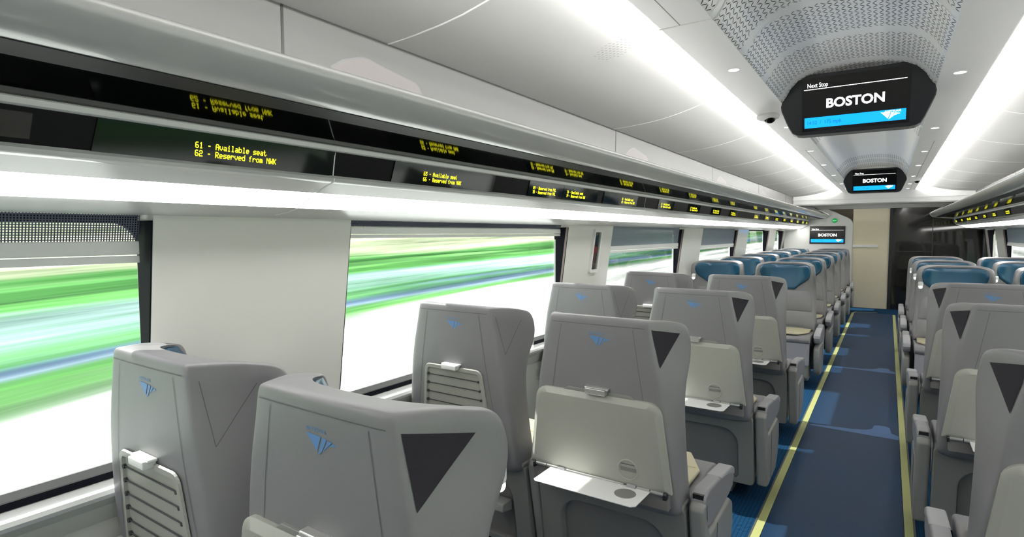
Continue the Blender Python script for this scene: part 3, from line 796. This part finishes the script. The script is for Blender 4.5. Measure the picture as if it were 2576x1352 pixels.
# recessed spot lights
LY = {-1: [2.57, 4.14, 5.45, 6.63, 7.88, 9.3, 10.4], 1: [3.17, 4.74, 6.04, 7.25, 8.58, 9.9, 10.9]}
for s, w in ((-1, 'left'), (1, 'right')):
    for i, y in enumerate(LY[s]):
        t = empty('ceiling_spot', f'small round ceiling spot light, {(od + ["seventh"])[i]} along the {w} edge panel', 'light', (s * .405, y, 2.05), 0, 'ceiling spots')
        bm = BM(); cyl(bm, (0, 0, -.0035), (0, 0, -.0005), .021, 24); link('lens', bm, 'e_dot', t)
        bm = BM(); R = []
        for r, z in ((.026, 0), (.025, -.003), (.0215, -.0035)): R.append([bm.verts.new((r * math.cos(2 * PI * i_ / 24), r * math.sin(2 * PI * i_ / 24), z)) for i_ in range(24)])
        for a, b in zip(R, R[1:]):
            for q in range(24): bm.faces.new((a[q], a[(q + 1) % 24], b[(q + 1) % 24], b[q]))
        link('ring', bm, 'white_paint', t)
# security cameras
for x, y, lab in ((-.445, 3.64, 'white dome security camera beside the big nearest ceiling screen'), (.445, 9.05, 'white dome security camera right of the far ceiling screen')):
    t = empty('security_camera', lab, 'camera', (x, y, 2.05), 0)
    bm = BM(); k = 1 if x < 0 else -1
    prof = [(.0, 0), (.058, 0), (.064, -.012), (.060, -.026), (.040, -.036)]
    R = [[bm.verts.new((r * math.cos(2 * PI * i / 28), r * .8 * math.sin(2 * PI * i / 28), z)) for i in range(28)] for r, z in prof[1:]]
    for a, b in zip(R, R[1:]):
        for i in range(28): bm.faces.new((a[i], a[(i + 1) % 28], b[(i + 1) % 28], b[i]))
    bm.faces.new(R[-1]); bm.faces.new(R[0][::-1]); link('housing', bm, 'white_paint', t, smooth=True).modifiers.new('e', 'EDGE_SPLIT')
    bm = BM(); bmesh.ops.create_uvsphere(bm, u_segments=24, v_segments=12, radius=.034)
    bmesh.ops.translate(bm, vec=(.012, -.008, -.022), verts=bm.verts); link('dome', bm, 'glass_black', t, smooth=True)

# ------------------------------------------------------------------ luggage racks
P = dict
def rack(s, label):
    t = empty('luggage_rack', label, 'luggage rack', (s * 1.1, 5, 1.6))
    off = (-s * 1.1, -5, -1.6)
    def part(name, prof, m, y0=Y0, y1=END - .01, bevel=0, smooth=True, parent=None, closed=True):
        bm = BM(); prism_y(bm, [(s * x, z) for x, z in prof], y0, y1, closed=closed)
        o = link(name, bm, m, parent or t)
        if not parent: o.location = off
        if smooth:
            for p_ in o.data.polygons: p_.use_smooth = True
            o.modifiers.new('es', 'EDGE_SPLIT').split_angle = .6
        return o
    roll = []
    part('front_roll', [(.820, 1.6135), (.805, 1.6145), (.788, 1.619), (.772, 1.628), (.759, 1.640), (.750, 1.653), (.747, 1.664), (.749, 1.672), (.755, 1.6775), (.765, 1.680), (.79, 1.679), (.85, 1.665), (.90, 1.650), (.90, 1.64), (.83, 1.63)], 'roll')
    part('shelf', [(.86, 1.640), (1.28, 1.600), (1.28, 1.620), (.86, 1.668)], 'strip_dark', smooth=False)
    part('front_strip', [(.820, 1.612), (.880, 1.6065), (.880, 1.62), (.820, 1.625)], 'strip_dark', smooth=False)
    part('underside_glass', [(.880, 1.6065), (1.078, 1.5885), (1.078, 1.600), (.880, 1.62)], 'glass_black', smooth=False)
    part('rail', [(1.076, 1.5905), (1.072, 1.586), (1.074, 1.576), (1.079, 1.573), (1.10, 1.573), (1.10, 1.5905)], 'rail')
    part('display_fascia', [(1.0815, 1.574), (1.0935, 1.508), (1.115, 1.508), (1.11, 1.574)], 'fascia', smooth=False)
    part('lower_lip', [(1.092, 1.510), (1.087, 1.503), (1.089, 1.495), (1.098, 1.490), (1.115, 1.487), (1.115, 1.510)], 'lip')
    part('lip_panel', [(1.100, 1.4895), (1.170, 1.4665), (1.18, 1.48), (1.112, 1.50)], 'soffit', smooth=False)
    part('light_strip', [(1.170, 1.4665), (1.252, 1.4270), (1.26, 1.436), (1.18, 1.476)], 'e_strip', smooth=False)
    part('soffit_panel', [(1.252, 1.4270), (1.30, 1.4165), (1.38, 1.4085), (1.473, 1.4040), (1.475, 1.42), (1.26, 1.440)], 'soffit')
    part('rear_panel', [(1.276, 1.60), (1.276, 2.003), (1.290, 2.003), (1.290, 1.60)], 'upper_panel', smooth=False)
    # module joints every 2.37 m
    for k in range(-1, 5):
        y = 1.010 + 2.345 * k
        bm = BM()
        path = [(1.0705, 1.586), (1.0725, 1.575), (1.0805, 1.573), (1.0925, 1.507), (1.086, 1.502), (1.088, 1.494), (1.100, 1.4878), (1.169, 1.465), (1.2515, 1.4255), (1.30, 1.4150), (1.36, 1.409)]
        for a, b in zip(path, path[1:]):
            vs = [bm.verts.new((s * a[0], y, a[1])), bm.verts.new((s * b[0], y, b[1])), bm.verts.new((s * b[0], y + .0035, b[1])), bm.verts.new((s * a[0], y + .0035, a[1]))]
            bm.faces.new(vs)
        o = link('module_joint', bm, 'ceil_joint', t); o.location = off
        bm = BM(); box(bm, min(s * 1.2745, s * 1.2757), max(s * 1.2745, s * 1.2757), y - .018, y - .010, 1.70, 2.0); o = link('panel_gap', bm, 'black', t); o.location = off
        # pale access patch low on the rear panel
        pts = [(.155, 1.80), (.155, 1.865), (.20, 1.895), (.255, 1.915), (.285, 1.923), (.315, 1.923), (.35, 1.916), (.52, 1.893), (.54, 1.880), (.555, 1.855), (.565, 1.80)]
        bm = BM(); bm.faces.new([bm.verts.new((s * 1.2748, y + a, b)) for a, b in pts]); o = link('access_cover', bm, 'pinkpatch', t); o.location = off
        bm = BM()
        ex = [(-.006, 0)] ; n = len(pts)
        cxp = .35; czp = 1.85
        q1 = pts; q2 = [(a + (.005 if a > cxp else -.005), b + .004) for a, b in pts]
        A = [bm.verts.new((s * 1.2745, y + a, b)) for a, b in q1]; Bq = [bm.verts.new((s * 1.2745, y + a, b)) for a, b in q2]
        for i in range(n - 1): bm.faces.new((A[i], A[i + 1], Bq[i + 1], Bq[i]))
        o = link('cover_edge', bm, 'frame_grey', t); o.location = off
    # silver end bracket
    bm = BM()
    outer = [(1.05, 1.85), (.965, 1.815), (.80, 1.722), (.752, 1.690), (.738, 1.668), (.748, 1.642), (.775, 1.618), (.81, 1.605), (1.068, 1.580), (1.066, 1.572), (1.082, 1.498), (1.10, 1.482), (1.235, 1.425), (1.235, 1.438), (1.11, 1.495), (1.094, 1.505), (1.080, 1.575), (1.078, 1.592), (.815, 1.616), (.785, 1.628), (.762, 1.648), (.753, 1.668), (.765, 1.685), (.81, 1.712), (.97, 1.803), (1.05, 1.838)]
    a = [bm.verts.new((s * x, END - .05, z)) for x, z in outer]; b = [bm.verts.new((s * x, END - .005, z)) for x, z in outer]
    n = len(outer)
    for i in range(n): bm.faces.new((a[i], a[(i + 1) % n], b[(i + 1) % n], b[i]))
    h = n // 2
    for i in range(h - 1):
        for R_ in (a, b): bm.faces.new((R_[i], R_[i + 1], R_[n - 2 - i], R_[n - 1 - i]))
    o = link('end_bracket', bm, 'steel', t); o.location = off
    return t
rack(-1, 'long overhead luggage rack along the left wall, dark display fascia and white light strip')
rack(1, 'long overhead luggage rack along the right wall, dark display fascia and white light strip')

# dot-matrix seat displays -------------------------------------------------
F5 = {'0': '7555557', '1': '2622227', '2': '7117447', '3': '7117117', '4': '5557111', '5': '7447117', '6': '7447557', '7': '7111222', '8': '7557557', '9': '7557117'}
G = {  # 5x7 rows as 5-bit numbers
'A': (14, 17, 17, 31, 17, 17, 17), 'R': (30, 17, 17, 30, 20, 18, 17), 'N': (17, 25, 21, 19, 17, 17, 17), 'W': (17, 17, 17, 21, 21, 27, 17), 'K': (17, 18, 20, 24, 20, 18, 17),
'P': (30, 17, 17, 30, 16, 16, 16), 'H': (17, 17, 17, 31, 17, 17, 17), 'L': (16, 16, 16, 16, 16, 16, 31), 'Y': (17, 17, 10, 4, 4, 4, 4),
'v': (0, 0, 17, 17, 17, 10, 4), 'a': (0, 0, 14, 1, 15, 17, 15), 'i': (4, 0, 12, 4, 4, 4, 14), 'l': (12, 4, 4, 4, 4, 4, 14), 'b': (16, 16, 30, 17, 17, 17, 30), 'e': (0, 0, 14, 17, 31, 16, 14),
's': (0, 0, 15, 16, 14, 1, 30), 't': (8, 8, 28, 8, 8, 9, 6), 'r': (0, 0, 22, 25, 16, 16, 16), 'd': (1, 1, 15, 17, 17, 17, 15), 'f': (6, 8, 28, 8, 8, 8, 8), 'o': (0, 0, 14, 17, 17, 17, 14), 'm': (0, 0, 26, 21, 21, 21, 21), '-': (0, 0, 0, 14, 0, 0, 0), ' ': (0,) * 7,
'0': (14, 17, 17, 17, 17, 17, 14), '1': (4, 12, 4, 4, 4, 4, 14), '2': (14, 17, 1, 14, 16, 16, 31), '3': (30, 1, 1, 14, 1, 1, 30), '4': (17, 17, 17, 31, 1, 1, 1), '5': (31, 16, 30, 1, 1, 17, 14), '6': (14, 16, 16, 30, 17, 17, 14), '7': (31, 1, 2, 4, 4, 4, 4), '8': (14, 17, 17, 14, 17, 17, 14), '9': (14, 17, 17, 15, 1, 1, 14)}
def led_mesh(lines):
    bm = BM(); px, pz = .00148, .00185
    for li, tx in enumerate(lines):
        for c, ch in enumerate(tx):
            for r, row in enumerate(G[ch]):
                # merge runs of dots into bars
                bits = [(row >> (4 - i)) & 1 for i in range(5)]; i = 0
                while i < 5:
                    if bits[i]:
                        j = i
                        while j < 5 and bits[j]: j += 1
                        x0 = (c * 6 + i) * px; x1 = (c * 6 + j + .25) * px; z1 = -(li * 9.2 + r) * pz; z0 = z1 - pz * 1.15
                        bm.faces.new([bm.verts.new(p) for p in ((x0, 0, z0), (x1, 0, z0), (x1, 0, z1), (x0, 0, z1))]); i = j
                    else: i += 1
    return bm
ang = math.atan2(.012, .066)
def display(s, y, lines, label, group, gl=None):
    # origin at text start, on the tilted fascia
    t = empty('seat_display', label, 'display', (s * 1.0855, y, 1.552), 0, group)
    t.rotation_euler = (-ang * 0, 0, (PI / 2 if s < 0 else -PI / 2))
    # local: x along reading direction, y into fascia, z up
    w0, w1 = gl if gl else (-.20, .36)
    bm = BM()
    pts = [(w0, 0), (w1, 0)]
    def Pt(x, z, d): return (x, (-.002 + (-(z - 0) * math.tan(ang)) * 1.0) + d, z)
    a = [bm.verts.new(Pt(x, z, d)) for d in (-.0012, .0008) for x, z in ((w0, -.043), (w1 - .004, -.043), (w1 + .008, .0205), (w0 + .010, .0205))]
    for q in ((0, 1, 2, 3), (7, 6, 5, 4), (0, 4, 5, 1), (1, 5, 6, 2), (2, 6, 7, 3), (3, 7, 4, 0)): bm.faces.new([a[i] for i in q])
    link('display_glass', bm, 'fascia_glass', t)
    bm = led_mesh(lines)
    for v in bm.verts: x, yy, z = v.co; v.co = Pt(x, z, -.0018)
    link('lettering', bm, 'e_yellow', t)
    return t
TX = [('61 - Available seat', '62 - Reserved from NWK'), ('65 - Available seat', '66 - Reserved from NWK'), ('69 - Reserved from PHL', '70 - Reserved from PHL'), ('73 - Available seat', '74 - Reserved from NWK')]
LEDL = [(.643, 0, (-.19, .36)), (1.362, 1, (-.138, .39)), (2.035, 2, (-.04, .26)), (2.335, 3, (-.04, .33)), (2.988, 0, (-.25, .23))]
words = ['nearest', 'second', 'third', 'fourth', 'fifth', 'sixth', 'seventh', 'eighth', 'ninth', 'tenth', 'eleventh', 'twelfth', 'thirteenth', 'fourteenth', 'fifteenth', 'sixteenth', 'seventeenth']
ys = [3.65, 4.31, 4.98, 5.64, 6.78, 7.47, 8.2, 8.88, 9.6, 10.3, 11.0, 11.55]
k = 0
for y, ti_, gl in LEDL:
    display(-1, y, TX[ti_], f'{words[k]} yellow-lit display along the left rack, numbers {TX[ti_][0][:2]} and {TX[ti_][1][:2]}', 'seat displays on the left rack', gl); k += 1
for i, y in enumerate(ys):
    display(-1, y, TX[i % 4], f'{words[k]} small yellow-lit seat display along the left rack', 'seat displays on the left rack', (-.06, .26)); k += 1
for i, y in enumerate([5.9, 6.85, 7.65, 8.35, 9.1, 9.75, 10.0, 10.75, 11.6]):
    display(1, y + .19, TX[(i + 1) % 4], f'{words[i]} small yellow-lit seat display along the right rack', 'seat displays on the right rack', (-.05, .25))
# small dark red-tinted sensor window at the near end of the left fascia
t = empty('status_window', 'small dark framed window with a dim red tint at the near end of the left rack fascia', 'display', (-1.085, .335, 1.54))
bm = BM(); 
def fz(z, d): return -1.0875 - (1.541 - z) * .182 + d + 1.085
a = [bm.verts.new(p) for p in ((fz(1.5135, .003), -.04, -.0265), (fz(1.5135, .003), .032, -.0265), (fz(1.568, .003), .036, .028), (fz(1.568, .003), -.036, .028))]; bm.faces.new(a)
link('surround', bm, 'fascia', t)
bm = BM(); a = [bm.verts.new(p) for p in ((fz(1.5185, .004), -.034, -.0215), (fz(1.5185, .004), .026, -.0215), (fz(1.563, .004), .030, .023), (fz(1.563, .004), -.030, .023))]; bm.faces.new(a)
link('glass', bm, 'box_dark', t)

# ------------------------------------------------------------------ information screens
def screen_face(t, w, h, M, bw=1.0, small=False):
    """active area w x h in local plane; M maps (x,y_up) to object space, facing viewer"""
    def rect(name, x0, x1, z0, z1, m, d):
        bm = BM(); bm.faces.new([bm.verts.new(M @ Vector((x, z, d))) for x, z in ((x0, z0), (x1, z0), (x1, z1), (x0, z1))]); return link(name, bm, m, par[0])
    par = [t]
    pn = rect('display_panel', -w / 2, w / 2, -h / 2, h / 2, 'scr_black', .001); par[0] = pn
    rect('headline_rule', -w / 2 + .02 * w, w / 2 - .03 * w, h * .285, h * .295 + .0008, 'e_white', .002)
    rect('blue_bar', -w / 2 + .025 * w, w / 2 - .03 * w, -h * .44, -h * .24, 'e_blue', .002)
    put_text('headline', 'Next Stop', h * .115, 'e_white', pn, M @ Matrix.Translation((-w * .445, h * .325, .0025)), bold=.006, width=w * .20)
    put_text('city_name', 'BOSTON', h * .235, 'e_white', pn, M @ Matrix.Translation((.01 * w, -h * .075, .0025)), bold=.032, width=w * .54, align='c')
    put_text('time_speed', '14:52  /  175 mph', h * .10, 'scr_navy', pn, M @ Matrix.Translation((-w * .445, -h * .375, .003)), width=w * .33)
    bm = BM(); logo_mesh(bm, M @ Matrix.Translation((w * .335, -h * .315, .003)), w * 1.75)
    lg = link('emblem', bm, 'e_white', pn)
    put_text('emblem_word', 'AMTRAK', h * .05, 'e_white', lg, M @ Matrix.Translation((w * .28, -h * .285, .003)), bold=.02, width=w * .15)
def ceiling_screen(y, z, label):
    t = empty('information_screen', label, 'screen', (0, y, z), 0, 'ceiling information screens')
    th = math.radians(13); ux = Vector((1, 0, 0)); uu = Vector((0, -math.sin(th), math.cos(th))); nn = ux.cross(uu)  # facing -y and down
    if nn.y > 0: nn = -nn
    M = Matrix((( ux.x, uu.x, nn.x, 0), (ux.y, uu.y, nn.y, 0), (ux.z, uu.z, nn.z, 0), (0, 0, 0, 1)))
    half = [(.228, .152), (.252, .148), (.280, .132), (.300, .105), (.330, .030), (.337, .006), (.334, -.018), (.300, -.110), (.284, -.138), (.262, -.150), (.235, -.154)]
    out = half + [(-x, v) for x, v in half[::-1]]
    bm = BM(); F = [bm.verts.new(M @ Vector((x * .985, v * .98, 0))) for x, v in out]; F2 = [bm.verts.new(M @ Vector((x, v, -.006))) for x, v in out]; Bk = [bm.verts.new(M @ Vector((x * .99, v * .97 - .022, -.060))) for x, v in out]
    n = len(out)
    for i in range(n):
        j = (i + 1) % n; f = bm.faces.new((F[i], F[j], F2[j], F2[i])); f = bm.faces.new((F2[i], F2[j], Bk[j], Bk[i])); f.material_index = 1
    bm.faces.new(F); f = bm.faces.new(Bk[::-1]); f.material_index = 1
    link('bezel', bm, ['bezel', 'bezel_side'], t)
    bm = BM(); box(bm, -.12, .12, .02, .10, .02, .15); link('mount', bm, 'bezel_side', t, bevel=.01)
    screen_face(t, .468, .268, M @ Matrix.Translation((.0, .0, 0)))
    return t
ceiling_screen(3.37, 2.020, 'large black hexagonal ceiling screen reading BOSTON, nearest to us above the aisle')
ceiling_screen(8.48, 2.008, 'smaller-looking far ceiling screen reading BOSTON near the end beam')

# ------------------------------------------------------------------ far end
bm = BM()
half = [(-1.50, 0), (-.365, 0), (-.365, 1.50), (-.372, 1.545), (-.40, 1.59), (-.46, 1.635), (-.72, 1.765), (-.93, 1.85), (-1.50, 1.90)]
plate_xz(bm, half, END, END + .10); o = link('bulkhead', bm, 'bulkhead', bevel=.012, seg=3)
tag(o, 'white end partition with cut-off rounded corner holding the wall screen, left of the beige wall', 'partition')
t = empty('wall_screen', 'flat black screen reading BOSTON on the white end partition', 'screen', (-.770, END, 1.311), 0)
bm = BM(); box(bm, -.288, .288, -.012, -.001, -.163, .163); link('bezel', bm, 'bezel', t, bevel=.003)
screen_face(t, .556, .304, Matrix.Translation((0, -.0125, 0)) @ XZ)
t = empty('exit_sign', 'small round green exit sign above the wall screen', 'sign', (-.655, END, 1.575), 0)
bm = BM(); cyl(bm, (0, -.010, 0), (0, -.001, 0), .043, 28); link('disc', bm, 'exit_green', t)
put_text('lettering', 'EXIT', .03, 'exit_text', t, Matrix.Translation((0, -.0115, -.010)) @ XZ, bold=.01, width=.058, align='c')
bm = BM(); box(bm, -.366, .185, END + .02, END + .10, 0, 1.80); struct(link('wall_end', bm, 'beige'), 'wall_end')
bm = BM(); box(bm, -.362, .02, END - .012, END + .02, 1.088, 1.135); o = link('grab_rail', bm, 'white_paint', bevel=.006); tag(o, 'pale horizontal rail fixed across the beige end wall', 'rail')
bm = BM(); box(bm, .185, 1.56, END + .02, END + .05, 0, 1.80); o = link('glass_partition', bm, 'darkglass'); tag(o, 'dark reflective glass partition right of the beige end wall', 'partition')
fr = BM(); box(fr, .185, .235, END + .005, END + .02, 0, 1.80); box(fr, .79, .80, END + .012, END + .02, 0, 1.80); box(fr, .235, .79, END + .012, END + .02, 1.02, 1.03); link('frame', fr, 'black', o)
for i, (x, z) in enumerate(((.56, 1.215), (1.27, 1.29), (.96, 1.165), (.90, 1.12))):
    pass
# end beam
bm = BM(); prism_x(bm, [(11.30, 1.930), (11.30, 2.20), (11.9, 2.20), (11.9, 1.86), (11.34, 1.86), (11.34, 1.930)], -1.285, 1.285); bb = link('end_beam', bm, 'beam', bevel=.004)
struct(bb, 'trim_40')
bm = BM(); box(bm, -1.28, 1.28, 11.345, 11.95, 1.845, 1.865); box(bm, -1.28, 1.28, END - .05, END + .1, 1.78, 1.86)
struct(link('trim', bm, 'beam_grey'), 'trim_41')
bm = BM(); box(bm, -.05, -.044, 11.342, 11.344, 1.87, 1.92); tag(link('door_sensor', bm, 'black'), 'tiny dark sensor slot in the middle of the end beam', 'sensor')

# emergency box on the second left pillar
ga = math.atan2(.095, .706)
t = empty('emergency_box', 'white-framed upright box with red tool behind dark glass on the left pillar', 'emergency box', (-1.4935, 3.50, 1.235), 0)
t.rotation_euler = (0, ga, 0)
bm = BM(); ring_plate(bm, rr(-.058, .058, -.148, .148, .012, 4), rr(-.044, .044, -.128, .128, .004, 4), -.004, .016, 'x'); link('frame', bm, 'white_paint', t)
bm = BM(); box(bm, -.004, .002, -.050, .050, -.135, .135); link('backing', bm, 'box_dark', t)
bm = BM(); box(bm, .002, .010, -.018, .0, -.11, .05); box(bm, .002, .011, -.034, .016, -.02, .03); box(bm, .002, .009, -.030, -.012, -.12, -.02); tool = link('hammer', bm, 'red_item', t, bevel=.003)
bm = BM(); box(bm, .011, .013, -.050, .050, -.134, .134); link('cover_glass', bm, 'pane', t)

# ------------------------------------------------------------------ outside
def terrain(s, name, label):
    bm = BM(); prof = [(1.9, -1.0), (6, -1.0), (9, -1.05), (14, -1.1), (20, -.8), (28, .3), (38, 2.2), (60, 7.0), (90, 12.0)]
    prev = None
    for x, z in prof:
        row = [bm.verts.new((s * x, y, z + .25 * math.sin(y * .05 + x) * (x > 10))) for y in range(-60, 401, 10)]
        if prev:
            for i in range(len(row) - 1): bm.faces.new((prev[i], prev[i + 1], row[i + 1], row[i]))
        prev = row
    o = link(name, bm, 'field', smooth=True); tag(o, label, 'landscape'); o['kind'] = 'stuff'
terrain(-1, 'meadow', 'streaky bright green and white fields beyond the left windows')
terrain(1, 'meadow', 'bright fields beyond the right windows')
# ------------------------------------------------------------------ light
w = bpy.data.worlds.new('World'); scn.world = w; w.use_nodes = True
bg = w.node_tree.nodes['Background']; bg.inputs['Color'].default_value = (.94, .965, 1.0, 1); bg.inputs['Strength'].default_value = 1.4
sun = bpy.data.lights.new('sun', 'SUN'); sun.energy = 7.0; sun.angle = math.radians(.6); sun.color = (1, .98, .94)
so = bpy.data.objects.new('sun', sun); COL.objects.link(so)
so.rotation_euler = Vector((1, .03, -.85)).to_track_quat('-Z', 'Y').to_euler(); so.location = (-20, -3, 15)

# ------------------------------------------------------------------ camera
R = Matrix(((0.0,) * 3,) * 3)
cx, cy = 1288.0, 676.0; vy = (2234.0, 586.0); vx = (-840.0, 597.0)
f = math.sqrt(-((vy[0] - cx) * (vx[0] - cx) + (vy[1] - cy) * (vx[1] - cy)))
def ray(p): return Vector(((p[0] - cx) / f, -(p[1] - cy) / f, -1)).normalized()
Yc = ray(vy); Xc = -ray(vx); Xc = (Xc - Yc * Xc.dot(Yc)).normalized(); Zc = Xc.cross(Yc)
R = Matrix((Xc, Yc, Zc))
cam = bpy.data.cameras.new('camera'); co = bpy.data.objects.new('camera', cam); COL.objects.link(co)
co.matrix_world = Matrix.Translation((.165, 0, 1.35)) @ R.to_4x4()
cam.sensor_width = 36; cam.lens = f / 2576 * 36; cam.clip_start = .02; cam.clip_end = 1000
scn.camera = co
vs_ = scn.view_settings; vs_.view_transform = 'Standard'; vs_.look = 'None'; vs_.exposure = .35; vs_.gamma = 1; vs_.use_curve_mapping = False
scn.cycles.max_bounces = 8; scn.cycles.diffuse_bounces = 5; scn.cycles.transparent_max_bounces = 12; scn.cycles.sample_clamp_indirect = 6
scn.cycles.use_denoising = True
